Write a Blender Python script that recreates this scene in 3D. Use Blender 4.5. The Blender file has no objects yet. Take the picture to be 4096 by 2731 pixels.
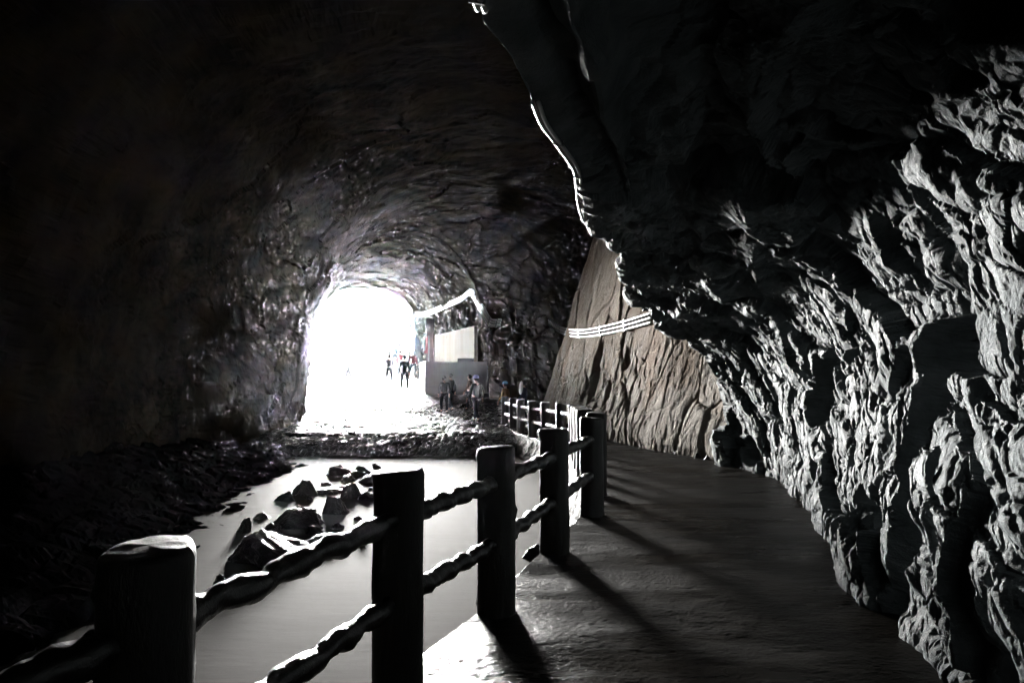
import bpy, bmesh, math, random
import numpy as np
from mathutils import Vector, Matrix, Euler
from mathutils.bvhtree import BVHTree

R = math.radians
rnd = random.Random(7)
scene = bpy.context.scene

# ------------------------------------------------------------------ camera, sky, sun, exposure
CAMZ, F, CX, CY, PITCH = 1.51, 2900.0, 2048.0, 1365.5, R(2.66)
cam = bpy.data.cameras.new('camera')
cam.sensor_width = 36.0
cam.lens = 36.0 * F / 4096.0
cam.clip_start = 0.05
cam.clip_end = 5000
cam_o = bpy.data.objects.new('camera', cam)
cam_o.location = (0, 0, CAMZ)
cam_o.rotation_euler = (R(90) + PITCH, 0, 0)
scene.collection.objects.link(cam_o)
scene.camera = cam_o

SUN_ELEV, SUN_AZ = R(4.6), R(-15.0)          # azimuth measured from +Y, negative = towards -X
world = bpy.data.worlds.new('World')
scene.world = world
world.use_nodes = True
wn = world.node_tree
wn.nodes.clear()
wo = wn.nodes.new('ShaderNodeOutputWorld')
bg = wn.nodes.new('ShaderNodeBackground')
sky = wn.nodes.new('ShaderNodeTexSky')
sky.sky_type = 'NISHITA'
sky.sun_disc = False
sky.sun_elevation = SUN_ELEV
sky.sun_rotation = SUN_AZ
sky.dust_density = 3.0
bg.inputs['Strength'].default_value = 0.13
hs = wn.nodes.new('ShaderNodeHueSaturation')      # overcast: the sky is nearly colourless
hs.inputs['Saturation'].default_value = .2
wn.links.new(sky.outputs[0], hs.inputs['Color'])
tint = wn.nodes.new('ShaderNodeMix')
tint.data_type = 'RGBA'
tint.blend_type = 'MULTIPLY'
tint.inputs['Factor'].default_value = 1.0
tint.inputs[7].default_value = (.90, .97, 1.0, 1)
wn.links.new(hs.outputs[0], tint.inputs[6])
wn.links.new(tint.outputs[2], bg.inputs[0])
wn.links.new(bg.outputs[0], wo.inputs[0])

sun = bpy.data.lights.new('sun', 'SUN')
sun.energy = 1.5
sun.angle = R(16)                            # thin overcast: a broad bright patch of sky beyond the mouth
sun.color = (1.0, 0.985, 0.96)
sun_o = bpy.data.objects.new('sun', sun)
sd = Vector((math.sin(SUN_AZ) * math.cos(SUN_ELEV), math.cos(SUN_AZ) * math.cos(SUN_ELEV), math.sin(SUN_ELEV)))
sun_o.rotation_euler = sd.to_track_quat('Z', 'Y').to_euler()
sun_o.location = sd * 120
scene.collection.objects.link(sun_o)

scene.view_settings.view_transform = 'Standard'
scene.view_settings.look = 'None'
scene.view_settings.gamma = 1.0
scene.view_settings.exposure = 6.65
scene.view_settings.use_curve_mapping = False
scene.cycles.max_bounces = 6
scene.cycles.diffuse_bounces = 1
scene.cycles.glossy_bounces = 3
scene.cycles.volume_bounces = 0
scene.cycles.sample_clamp_indirect = 0.006
scene.cycles.caustics_reflective = False
scene.cycles.caustics_refractive = False
scene.cycles.use_denoising = True

# ------------------------------------------------------------------ helpers
COL = scene.collection


def ray(px, py):
    d = Vector(((px - CX) / F, (CY - py) / F, -1.0))
    d.rotate(cam_o.rotation_euler)
    return d / d.y                             # per metre of depth along +Y


def at(px, py, dep):
    return Vector((0, 0, CAMZ)) + ray(px, py) * dep


def on_level(px, py, z):
    r = ray(px, py)
    return Vector((0, 0, CAMZ)) + r * ((z - CAMZ) / r.z)


def smooth(a, b, x):
    t = np.clip((x - a) / (b - a), 0, 1)
    return t * t * (3 - 2 * t)


def new_mesh(name, verts, faces, mat=None, parent=None, smooth_shade=False):
    me = bpy.data.meshes.new(name)
    me.from_pydata([tuple(v) for v in verts], [], [tuple(f) for f in faces])
    me.update()
    o = bpy.data.objects.new(name, me)
    COL.objects.link(o)
    if mat:
        me.materials.append(mat)
    if smooth_shade:
        me.polygons.foreach_set('use_smooth', [True] * len(me.polygons))
    if parent:
        o.parent = parent
    return o


def grid_mesh(name, P, mat, smooth_shade=False, flip=False, parent=None):
    """P: (n, m, 3) array of points -> one sheet"""
    n, m = P.shape[:2]
    idx = np.arange(n * m, dtype=np.int32).reshape(n, m)
    q = np.stack([idx[:-1, :-1], idx[1:, :-1], idx[1:, 1:], idx[:-1, 1:]], -1).reshape(-1, 4)
    if flip:
        q = q[:, ::-1]
    me = bpy.data.meshes.new(name)
    me.vertices.add(n * m)
    me.vertices.foreach_set('co', np.ascontiguousarray(P.reshape(-1), dtype=np.float32))
    me.loops.add(q.size)
    me.loops.foreach_set('vertex_index', np.ascontiguousarray(q.reshape(-1)))
    me.polygons.add(len(q))
    me.polygons.foreach_set('loop_start', np.arange(0, q.size, 4, dtype=np.int32))
    me.polygons.foreach_set('loop_total', np.full(len(q), 4, dtype=np.int32))
    me.polygons.foreach_set('use_smooth', np.full(len(q), smooth_shade, dtype=bool))
    me.update(calc_edges=True)
    me.materials.append(mat)
    o = bpy.data.objects.new(name, me)
    COL.objects.link(o)
    if parent:
        o.parent = parent
    return o


def tag(o, label, cat, group=None):
    o['label'] = label
    o['category'] = cat
    if group:
        o['group'] = group
    return o


def struct(o):
    o['kind'] = 'structure'
    return o


def empty(name, loc=(0, 0, 0), rz=0.0):
    e = bpy.data.objects.new(name, None)
    e.location = loc
    e.rotation_euler = (0, 0, rz)
    e.empty_display_size = 0.1
    COL.objects.link(e)
    return e


# ------------------------------------------------------------------ noise (numpy)
def _hash(ix, iy, iz, seed):
    h = (ix.astype(np.uint32) * np.uint32(374761393) + iy.astype(np.uint32) * np.uint32(668265263)
         + iz.astype(np.uint32) * np.uint32(2147483647) + np.uint32((seed * 974711 + 12345) & 0xffffffff))
    h = (h ^ (h >> np.uint32(13))) * np.uint32(1274126177)
    h = (h ^ (h >> np.uint32(16))) * np.uint32(2246822519)
    return h ^ (h >> np.uint32(15))


def _u(h):
    return (h & np.uint32(0xffffff)).astype(np.float32) / np.float32(0xffffff)


def perlin(p, seed=0):
    p = p.astype(np.float32)
    fl = np.floor(p)
    i = fl.astype(np.int64)
    f = p - fl
    u = f * f * f * (f * (f * 6 - 15) + 10)
    res = np.zeros(p.shape[:-1], np.float32)
    for dx in (0, 1):
        wx = u[..., 0] if dx else 1 - u[..., 0]
        for dy in (0, 1):
            wy = u[..., 1] if dy else 1 - u[..., 1]
            for dz in (0, 1):
                wz = u[..., 2] if dz else 1 - u[..., 2]
                h = _hash(i[..., 0] + dx, i[..., 1] + dy, i[..., 2] + dz, seed)
                gx = (h & np.uint32(1023)).astype(np.float32) / 511.5 - 1
                gy = ((h >> np.uint32(10)) & np.uint32(1023)).astype(np.float32) / 511.5 - 1
                gz = ((h >> np.uint32(20)) & np.uint32(1023)).astype(np.float32) / 511.5 - 1
                res += wx * wy * wz * (gx * (f[..., 0] - dx) + gy * (f[..., 1] - dy) + gz * (f[..., 2] - dz))
    return res * 1.3


def fbm(p, octv=4, seed=0, gain=0.5):
    a, s, r = 1.0, 1.0, 0
    for k in range(octv):
        r = r + a * perlin(p * s, seed + k)
        a *= gain
        s *= 2.03
    return r


def ridged(p, octv=4, seed=0, gain=0.5):
    a, s, r = 1.0, 1.0, 0
    for k in range(octv):
        r = r + a * (1 - 2 * np.abs(perlin(p * s, seed + k)))
        a *= gain
        s *= 2.07
    return r


def facets(p, seed=0, tilt=1.0):
    """fractured rock: every cell a tilted plane; returns height and the distance to the cell edge"""
    p = p.astype(np.float32)
    b = np.floor(p - 0.5)
    d1 = np.full(p.shape[:-1], 1e9, np.float32)
    d2 = d1.copy()
    hh = np.zeros_like(d1)
    for dx in (0, 1):
        for dy in (0, 1):
            for dz in (0, 1):
                c = b + np.array([dx, dy, dz], np.float32)
                ci = c.astype(np.int64)
                h0 = _hash(ci[..., 0], ci[..., 1], ci[..., 2], seed)
                h1 = _hash(ci[..., 0], ci[..., 1], ci[..., 2], seed + 51)
                h2 = _hash(ci[..., 0], ci[..., 1], ci[..., 2], seed + 93)
                ox = p[..., 0] - (c[..., 0] + 0.5 + 0.8 * (_u(h0) - 0.5))
                oy = p[..., 1] - (c[..., 1] + 0.5 + 0.8 * (_u(h1) - 0.5))
                oz = p[..., 2] - (c[..., 2] + 0.5 + 0.8 * (_u(h2) - 0.5))
                d = ox * ox + oy * oy + oz * oz
                t0 = (((h0 >> np.uint32(24)).astype(np.float32)) / 127.5 - 1)
                t1 = (((h1 >> np.uint32(24)).astype(np.float32)) / 127.5 - 1)
                t2 = (((h2 >> np.uint32(24)).astype(np.float32)) / 127.5 - 1)
                val = t0 * 0.5 + tilt * (t1 * ox + t2 * oy + (t0 * 1.7 % 1) * oz)
                m = d < d1
                d2 = np.where(m, d1, np.minimum(d2, d))
                hh = np.where(m, val, hh)
                d1 = np.where(m, d, d1)
    return hh, np.sqrt(d2) - np.sqrt(d1)


def stretch(P, v, k):
    """squeeze coordinates along unit direction v by factor k: features grow long that way"""
    v = np.array(v, np.float32)
    v /= np.linalg.norm(v)
    a = (P * v).sum(-1, keepdims=True)
    return P + v * a * (1.0 / k - 1.0)


def grid_normals(P):
    a = np.gradient(P, axis=0)
    b = np.gradient(P, axis=1)
    n = np.cross(a, b)
    return n / (np.linalg.norm(n, axis=-1, keepdims=True) + 1e-9)


# ------------------------------------------------------------------ materials
ALB = .46          # wet, dark cave, every base colour darkened further to deepen the shade; exposed for it


def material(name, color=(.2, .2, .2), rough=.6, spec=.5, color2=None, nscale=3.0, bump=0.0, bscale=40.0,
             bdist=.01, rough2=None, rscale=4.0, map_scale=(1, 1, 1), bump2=0.0, bscale2=200.0, metallic=0.0,
             ramp=(.35, .65)):
    color = tuple(c * ALB for c in color)
    color2 = tuple(c * ALB for c in color2) if color2 else None
    m = bpy.data.materials.new(name)
    m.use_nodes = True
    nt = m.node_tree
    N, L = nt.nodes, nt.links
    b = N['Principled BSDF']
    b.inputs['Roughness'].default_value = rough
    b.inputs['Specular IOR Level'].default_value = spec
    b.inputs['Metallic'].default_value = metallic
    b.inputs['Base Color'].default_value = (*color, 1)
    tc = N.new('ShaderNodeTexCoord')
    mp = N.new('ShaderNodeMapping')
    mp.inputs['Scale'].default_value = map_scale
    L.new(tc.outputs['Object'], mp.inputs['Vector'])

    def noise(sc, det=6, rough_=.6):
        n = N.new('ShaderNodeTexNoise')
        n.inputs['Scale'].default_value = sc
        n.inputs['Detail'].default_value = det
        n.inputs['Roughness'].default_value = rough_
        L.new(mp.outputs['Vector'], n.inputs['Vector'])
        return n.outputs['Fac']
    if color2:
        r = N.new('ShaderNodeValToRGB')
        r.color_ramp.elements[0].position, r.color_ramp.elements[1].position = ramp
        r.color_ramp.elements[0].color = (*color, 1)
        r.color_ramp.elements[1].color = (*color2, 1)
        L.new(noise(nscale), r.inputs['Fac'])
        L.new(r.outputs['Color'], b.inputs['Base Color'])
    if rough2 is not None:
        mr = N.new('ShaderNodeMapRange')
        mr.inputs['From Min'].default_value = .38
        mr.inputs['From Max'].default_value = .62
        mr.inputs['To Min'].default_value = rough
        mr.inputs['To Max'].default_value = rough2
        L.new(noise(rscale, 4), mr.inputs['Value'])
        L.new(mr.outputs['Result'], b.inputs['Roughness'])
    last = None
    for st, sc in ((bump, bscale), (bump2, bscale2)):
        if st > 0:
            bp = N.new('ShaderNodeBump')
            bp.inputs['Strength'].default_value = st
            bp.inputs['Distance'].default_value = bdist
            L.new(noise(sc, 5), bp.inputs['Height'])
            if last:
                L.new(last, bp.inputs['Normal'])
            last = bp.outputs['Normal']
    if last:
        L.new(last, b.inputs['Normal'])
    return m


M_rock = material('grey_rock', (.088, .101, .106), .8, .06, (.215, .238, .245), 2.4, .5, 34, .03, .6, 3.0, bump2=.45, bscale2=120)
M_brown = material('brown_rock', (.24, .155, .098), .9, .03, (.35, .275, .205), .55, .6, 14, .05, .8, 1.3, (1, .8, .45), bump2=.4, bscale2=60, ramp=(.42, .6))
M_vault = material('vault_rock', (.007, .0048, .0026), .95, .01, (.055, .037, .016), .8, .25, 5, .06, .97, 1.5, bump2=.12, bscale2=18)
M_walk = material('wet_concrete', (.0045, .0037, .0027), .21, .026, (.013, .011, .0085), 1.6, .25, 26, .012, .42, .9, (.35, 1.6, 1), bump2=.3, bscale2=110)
M_revet = material('stained_concrete', (.02, .0195, .018), .8, .03, (.045, .043, .04), 2.5, .6, 18, .03, .6, 3, bump2=.3, bscale2=90)
M_water = material('muddy_water', (.035, .0295, .024), .85, .01, (.042, .037, .031), .7, .12, 1.6, .05, map_scale=(.45, 1.7, 1), bump2=.03, bscale2=9)
M_cobble = material('wet_cobbles', (.012, .012, .012), .24, .18, (.03, .029, .026), 3, .5, 9, .03, .4, 2.0, bump2=.4, bscale2=45)
M_boulder = material('wet_boulder', (.008, .008, .0085), .34, .22, (.022, .021, .02), 4, .8, 18, .03, .45, 5, bump2=.4, bscale2=60)
M_bank = material('shade_black_bank', (.0015, .0015, .0015), 1.0, .0, (.004, .0037, .0033), 3, .6, 14, .03)  # shade over the left bank put into a near-black base colour
M_post = material('dark_faux_wood', (.007, .006, .0055), .42, .4, (.018, .016, .014), 9, .5, 22, .012, .55, 7, (1, 1, .3), bump2=.3, bscale2=110)
M_rail = material('wet_faux_log', (.008, .007, .0065), .28, .7, (.02, .018, .016), 9, .45, 30, .01, .4, 8, bump2=.25, bscale2=110)
M_pipe = material('pale_pipe', (.8, .8, .79), .35, .5, (.68, .68, .67), 6)
M_clip = material('steel_clip', (.25, .25, .26), .45, .5, metallic=.6)
M_conc = material('pale_concrete', (.22, .17, .10), .8, .05, (.30, .25, .17), 1.2, .4, 12, .02, map_scale=(1, 1, .25), bump2=.2, bscale2=70)
M_conc_grey = material('grey_concrete', (.08, .08, .078), .8, .05, (.125, .125, .12), 1.3, .4, 12, .02, bump2=.2, bscale2=60)
M_red = material('red_panel', (.55, .05, .06), .5, .4, (.45, .04, .05), 5)
M_white = material('white_board', (.8, .8, .8), .5, .4, (.72, .72, .72), 4)
M_ground = material('outside_ground', (.34, .32, .28), .8, .3, (.45, .42, .37), .5, .5, 6, .05)
M_crate = material('dark_crate', (.035, .035, .04), .6, .3, (.06, .06, .06), 8)
_nt = M_brown.node_tree                              # pale mineral crust with a ragged upper edge along the foot of the brown wall
_N, _L = _nt.nodes, _nt.links
_tc = _N.new('ShaderNodeTexCoord')
_sx = _N.new('ShaderNodeSeparateXYZ')
_L.new(_tc.outputs['Object'], _sx.inputs[0])
_nz = _N.new('ShaderNodeTexNoise')
_nz.inputs['Scale'].default_value = 1.1
_nz.inputs['Detail'].default_value = 6
_L.new(_tc.outputs['Object'], _nz.inputs['Vector'])
_ma = _N.new('ShaderNodeMath')
_ma.operation = 'MULTIPLY_ADD'
_ma.inputs[1].default_value = 5.0
_L.new(_nz.outputs['Fac'], _ma.inputs[0])
_L.new(_sx.outputs['Z'], _ma.inputs[2])
_mr = _N.new('ShaderNodeMapRange')
_mr.inputs['From Min'].default_value = 3.2
_mr.inputs['From Max'].default_value = 4.6
_mr.inputs['To Min'].default_value = .65
_mr.inputs['To Max'].default_value = 0
_L.new(_ma.outputs[0], _mr.inputs['Value'])
_mx = _N.new('ShaderNodeMix')
_mx.data_type = 'RGBA'
_old = [l for l in _L if l.to_node.type == 'BSDF_PRINCIPLED' and l.to_socket.name == 'Base Color'][0].from_socket
_L.new(_mr.outputs[0], _mx.inputs['Factor'])
_L.new(_old, _mx.inputs[6])
_mx.inputs[7].default_value = (.24, .225, .20, 1)
_L.new(_mx.outputs[2], _N['Principled BSDF'].inputs['Base Color'])

# ------------------------------------------------------------------ plan of the place (metres; camera above the origin, looking along +Y)
POSTS = [(-1.55, .45), (-.98, 1.98), (-.55, 3.56), (-.1, 4.72), (.366, 6.28), (.864, 7.9), (1.09, 9.4), (1.10, 11.1),
         (1.17, 12.5), (1.27, 14.3), (1.36, 16), (1.21, 18), (.92, 20), (.59, 21.3), (.27, 22.7), (.03, 24.2), (-.25, 26)]
PX = np.array([p[0] for p in POSTS])
PY = np.array([p[1] for p in POSTS])
WATER = -0.89


def fence_x(y):
    yy = np.concatenate([[-9], PY, [27.2, 34]])
    xx = np.concatenate([[-5.0], PX, [-.6, -2.2]])
    return np.interp(y, yy, xx)


def walk_z(y):
    return np.interp(y, [-10, 8, 12, 17, 20, 30], [0, 0, -.07, -.22, -.28, -.32])


def base_x(y):
    return np.interp(y, [-6, 2, 3.56, 3.91, 4.38, 5.1, 6.0, 7.3, 9.1, 10.7, 12.1, 13.3, 14.2, 15.3],
                     [1.8, 1.9, 1.97, 2.1, 2.17, 2.34, 2.65, 3.03, 3.46, 3.84, 3.88, 3.66, 3.45, 3.3])


def floor_z(x, y):
    return np.interp(y, [-20, 19.5, 21.4, 22.0, 23.4, 26, 31, 36.8, 44, 50, 52],
                     [-1.5, -1.5, -1.05, -.72, -.38, -.24, -.15, .68, 1.08, 1.38, 1.42]) + 0 * x


def ground_z(x, y):
    return np.interp(y, [50, 53, 60, 75, 3000], [1.38, 1.5, 2.7, 4.0, 4.0]) + 0 * x


# ------------------------------------------------------------------ near rock: wall and overhang above the walkway
def build_near_rock():
    ys = np.concatenate([np.arange(-6, 1.5, .1), np.exp(np.linspace(math.log(1.5), math.log(13.0), 1050)), np.arange(13.05, 15.2, .1)])
    m = 400
    prof = []
    u = np.clip((ys - 4) / 8.5, 0, 1)
    xb = base_x(ys)
    xl = np.interp(ys, [-6, 0, 3, 4, 5.4, 7, 8.6, 10.5, 13], [-1.2, -.6, -.13, .13, .48, .84, 1.36, 1.75, 2.2])
    xl = xl + .05 * fbm(np.stack([ys * 1.3, 0 * ys, 0 * ys], -1), 3, 72)
    zl = np.interp(ys, [0, 3, 7, 10, 13], [3.0, 3.05, 2.98, 2.98, 2.98])
    mix = lambda a, b: a * (1 - u) + b * u
    pts = [(xb, -.45 + 0 * ys), (xb + .05, .2 + 0 * ys), (xb + mix(.22, .06), mix(1.2, .8)), (xb + mix(.3, .02), mix(2.0, 1.4)),
           (xb + mix(.0, -.25), mix(2.75, 1.95)), (xb + mix(-.75, -1.0), mix(3.2, 2.38)),
           (mix(.5 * (xb + xl) - .1, xl + .35), mix(3.35, 2.72)), (xl, zl), (xl + .24, zl + .12), (xl + .75, zl + 1.0), (xl + 2.2, zl + 7.5)]
    sh = np.clip(ys - 13.4, 0, 5) * 2.4
    X = np.stack([p[0] + sh * (k > 0) for k, p in enumerate(pts)], 1)
    Z = np.stack([p[1] for p in pts], 1)
    # resample each section smoothly
    kn = np.array([0, .07, .25, .40, .52, .64, .78, .89, .93, .97, 1.0])
    t = np.linspace(0, 1, m)

    def cubic(V):
        # Catmull-Rom over uneven knots
        d = np.gradient(V, kn, axis=1)
        i = np.clip(np.searchsorted(kn, t, 'right') - 1, 0, len(kn) - 2)
        h = kn[i + 1] - kn[i]
        s = (t - kn[i]) / h
        return (V[:, i] * (2 * s**3 - 3 * s**2 + 1) + d[:, i] * h * (s**3 - 2 * s**2 + s)
                + V[:, i + 1] * (-2 * s**3 + 3 * s**2) + d[:, i + 1] * h * (s**3 - s**2))
    P = np.stack([cubic(X), np.repeat(ys[:, None], m, 1), cubic(Z)], -1).astype(np.float32)
    Nn = grid_normals(P)
    if Nn[500, 120, 0] > 0:
        Nn = -Nn
    W = np.stack([fbm(P * .9, 3, 11), fbm(P * .9 + 7.3, 3, 12), fbm(P * .9 + 3.1, 3, 13)], -1)
    Q = P + .16 * W
    S = stretch(Q, (.05, .85, .5), 1.9)
    big, e0 = facets(S * 1.35, 1, .95)
    med, e1 = facets(S * 3.1 + 5, 2, .7)
    sml, e2 = facets(stretch(Q, (.05, .38, .92), 1.9) * 8.5 + 9, 3, 1.3)
    h = .15 * big + .03 * med
    h -= .06 * smooth(.2, .0, e0) + .02 * smooth(.2, .0, e1)
    h += .13 * perlin(P / np.array([1.7, 2.6, 1.7]), 21)
    cav = perlin(stretch(Q, (.05, .5, .85), 1.35) * 1.6 + 2.2, 61)
    h -= .40 * smooth(.24, .34, cav)
    cav2 = perlin(stretch(Q, (.05, .3, .95), 1.7) * 3.3 + 2.2, 62)
    h -= .12 * smooth(.33, .45, cav2)
    # long ridges along the overhang
    t2 = np.repeat(t[None, :], len(ys), 0)
    under = smooth(.5, .62, t2)
    rg = ridged(stretch(Q, (.35, .9, -.1), 3.2) * 1.15, 3, 71)
    h = h * (1 - .35 * under) + under * .16 * (rg - .6)
    h *= 1 - .5 * smooth(.10, .0, t2)
    calm = 1 - .75 * smooth(.70, .82, t2) * smooth(5.4, 4.0, P[..., 1])
    edge = np.exp(-((t2 - .905) / .05)**2) * smooth(8.0, 5.5, P[..., 1])
    calm = calm * (1 - .93 * edge)
    h *= calm
    P = P + Nn * h[..., None]
    # second pass on the broken surface itself, so that cavity sides are as rough as the faces
    N2 = grid_normals(P)
    N2 *= np.sign((N2 * Nn).sum(-1, keepdims=True))
    N2 = .7 * N2 + .3 * Nn
    S = stretch(P + .06 * np.stack([fbm(P * 3.1, 2, 211), fbm(P * 3.1 + 4, 2, 212), fbm(P * 3.1 + 8, 2, 213)], -1), (.05, .38, .92), 1.6)
    a3, e3 = facets(S * 5.2, 13, .8)
    a4, e4 = facets(S * 13.0 + 3, 14, .8)
    a5, e5 = facets(P * np.array([2.3, 2.0, 2.1]) + .3 * fbm(P * 1.3, 2, 214)[..., None], 15, .7)
    h2 = .06 * a5 - .03 * smooth(.12, 0, e5) + .042 * a3 + .016 * a4 - .020 * smooth(.2, 0, e3) - .007 * smooth(.2, 0, e4)
    h2 += .014 * ridged(S * 4.5, 4, 37) + .006 * fbm(P * 28, 2, 47)
    pit = perlin(S * 8.0, 64)
    h2 -= .05 * smooth(.28, .42, pit)
    h2 *= .36 * (1 - .3 * under) * calm
    P = P + N2 * h2[..., None]
    return struct(grid_mesh('rock_wall', P, M_rock))


near_rock = build_near_rock()


# ------------------------------------------------------------------ brown rock wall past the overhang
def build_brown_wall():
    ys = np.exp(np.linspace(math.log(10.6), math.log(36), 560))
    zs = np.linspace(-1.2, 10, 300)
    Y, Z = np.meshgrid(ys, zs, indexing='ij')
    zz = np.maximum(Z, 0)
    X = 4.12 - (Y - 11.5) * .151 + .13 * zz - .25 * np.exp(-(Z / .7)**2) * .5
    yc = 30.5 - .8 * zz
    X = X + np.maximum(Y - yc, 0) * .75 + .4 * smooth(17, 13.3, Y)
    P = np.stack([X, Y, Z], -1).astype(np.float32)
    Nn = grid_normals(P)
    if Nn[100, 100, 0] > 0:
        Nn = -Nn
    W = np.stack([fbm(P * .5, 3, 14), fbm(P * .5 + 7.3, 3, 15), fbm(P * .5 + 3.1, 3, 16)], -1)
    Q = P + .25 * W
    S = stretch(Q, (.1, -.42, .9), 2.2)
    a, e0 = facets(S * .62, 4, .5)
    b, e1 = facets(S * 1.9 + 4, 5, .9)
    c, e2 = facets(S * 5.5 + 4, 6, 1.0)
    low = smooth(2.6, .9, Z + .5 * perlin(P * .6, 45)) * smooth(15.5, 18.5, Y)
    h = .085 * a + (.008 + .032 * low) * b + (.006 + .012 * low) * c
    h -= .03 * smooth(.05, 0, e0) + (.004 + .025 * low) * smooth(.12, 0, e1)
    h += (.008 + .012 * low) * ridged(S * 2.2, 4, 33) + .007 * fbm(S * 9, 3, 43)
    h += .10 * perlin(P * .45, 44)
    cav = perlin(S * .8 + 1.7, 63)
    h -= (.02 + .4 * low) * smooth(.24, .38, cav)
    P = P + Nn * h[..., None]
    return struct(grid_mesh('brown_rock_wall', P, M_brown))


brown_wall = build_brown_wall()


# ------------------------------------------------------------------ the vault: one sheet from the right wall over the roof to the left wall
def build_vault():
    ys = np.concatenate([np.array([-14.2, -14.1]), np.arange(-14, 14, .3), np.arange(14, 33.4, .085), np.arange(33.4, 34.8, .03), np.arange(34.8, 50.6, .085)])
    m = 420
    xr = np.interp(ys, [-14, 0, 10, 18, 26, 31, 33.6, 34.6, 37.0, 40, 43, 46.5, 50.6], [6.5, 6.5, 6.5, 6.2, 5.0, 3.6, 2.6, -1.1, -1.2, -2.3, -3.35, -4.5, -6.3])
    xl = np.interp(ys, [-14, 0, 10, 18, 22.5, 25, 26.5, 34, 50.6], [-9.2, -9.2, -9.2, -9.0, -8.3, -7.4, -7.5, -9.7, -14.4])
    zt = np.interp(ys, [-14, 0, 10, 20, 28, 33, 35, 42, 50.6], [6.8, 7.2, 7.8, 8.5, 8.7, 8.6, 8.3, 7.9, 7.5])
    sc = np.where(ys < -14.05, np.where(ys < -14.15, .001, .5), 1.0)
    t = np.linspace(0, 1, m)
    a = t * math.pi
    c, s = np.cos(a), np.sin(a)
    ex = 2 / 2.9
    cx = np.sign(c) * np.abs(c)**ex
    sz = np.abs(s)**ex
    mid, hw = .5 * (xr + xl), .5 * (xr - xl)
    zb = -1.7
    X = mid[:, None] + hw[:, None] * cx[None] * sc[:, None]
    Z = zb + (zt - zb)[:, None] * sz[None] * sc[:, None] - (1 - sc)[:, None] * .5
    P = np.stack([X, np.repeat(ys[:, None], m, 1), Z], -1).astype(np.float32)
    Nn = grid_normals(P)
    mi = np.array([mid.mean(), 0, 3], np.float32)
    k = len(ys) // 2
    if Nn[k, m // 2, 2] > 0:
        Nn = -Nn
    W = np.stack([fbm(P * .4, 3, 17), fbm(P * .4 + 7.3, 3, 18), fbm(P * .4 + 3.1, 3, 19)], -1)
    Q = P + .4 * W
    S = stretch(Q, (.9, -.25, .1), 2.6)
    wall = smooth(.30, .12, np.repeat(t[None], len(ys), 0))
    S2 = stretch(Q, (.1, -.2, .95), 2.4)
    a1, e1 = facets(S * .8, 7, .9)
    b1, f1 = facets(S * 2.3 + 3, 8, 1.0)
    a2, e2 = facets(S2 * .9 + 6, 9, .9)
    b2, f2 = facets(S2 * 2.6 + 6, 10, 1.1)
    rg = ridged(stretch(Q, (.85, -.5, .1), 2.6) * .75, 4, 35, .45)
    h = (1 - wall) * (.09 * a1 + .022 * b1) + wall * (.24 * a2 + .10 * b2 - .1 * smooth(.15, 0, e2))
    h += .30 * perlin(P / 3.1, 23) - .11 * rg * (1 - .5 * wall) + .02 * fbm(P * 3.5, 3, 36)
    inside = smooth(-14, -13.5, ys)[:, None]
    h = h * inside
    # keep the mouth clean on the left so that the opening keeps its outline
    P = P + Nn * h[..., None]
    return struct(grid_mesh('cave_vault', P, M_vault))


vault = build_vault()


# ------------------------------------------------------------------ floor of the cave: stream bed, cobbled ramp, trodden floor to the mouth
def build_floor():
    ys = np.concatenate([np.arange(-16, 19.5, 1.0), np.arange(19.5, 33.5, .042), np.arange(33.5, 50.7, .12)])
    xs = np.concatenate([np.arange(-24, -14, 1.0), np.arange(-14, 2.5, .055), np.arange(2.5, 9, .8)])
    Y, X = np.meshgrid(ys, xs, indexing='ij')
    Z = floor_z(X, Y)
    P = np.stack([X, Y, Z], -1).astype(np.float32)
    big = fbm(P * np.array([.5, .5, 0]), 3, 81)
    f, e = facets(np.stack([X / .22, Y / .20, 0 * X + .5], -1) + .35 * fbm(P * 1.1, 2, 82)[..., None], 83, .5)
    mask = smooth(20.5, 22.5, Y) * smooth(35.5, 30.0, Y + .9 * big)
    P[..., 2] += .10 * big * smooth(19, 22, Y) + mask * (.05 * f + .06 * smooth(0, .28, e)) + (1 - mask) * .02 * fbm(P * 2.0, 3, 84)
    return struct(grid_mesh('cobbled_path', P, M_cobble))


cave_floor = build_floor()

# water
wy = np.linspace(-13, 22.4, 60)
wx = np.linspace(-8, 3.5, 30)
WY, WX = np.meshgrid(wy, wx, indexing='ij')
water = struct(grid_mesh('water', np.stack([WX, WY, 0 * WX + WATER], -1), M_water, True))

# rubble bank on the left side of the stream, its shade painted near-black
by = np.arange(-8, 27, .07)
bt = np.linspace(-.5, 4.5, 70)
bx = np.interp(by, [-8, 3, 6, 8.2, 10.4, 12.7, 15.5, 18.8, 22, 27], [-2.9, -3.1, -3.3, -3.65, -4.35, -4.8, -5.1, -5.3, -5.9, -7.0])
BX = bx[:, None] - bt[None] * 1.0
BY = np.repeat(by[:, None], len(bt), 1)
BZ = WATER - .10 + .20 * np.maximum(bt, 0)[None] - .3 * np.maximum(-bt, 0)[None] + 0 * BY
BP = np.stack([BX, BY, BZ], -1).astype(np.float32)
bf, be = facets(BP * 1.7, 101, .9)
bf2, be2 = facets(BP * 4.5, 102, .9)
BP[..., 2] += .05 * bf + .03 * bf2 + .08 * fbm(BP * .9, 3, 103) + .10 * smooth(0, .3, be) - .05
struct(grid_mesh('riverbank', BP, M_bank))

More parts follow.
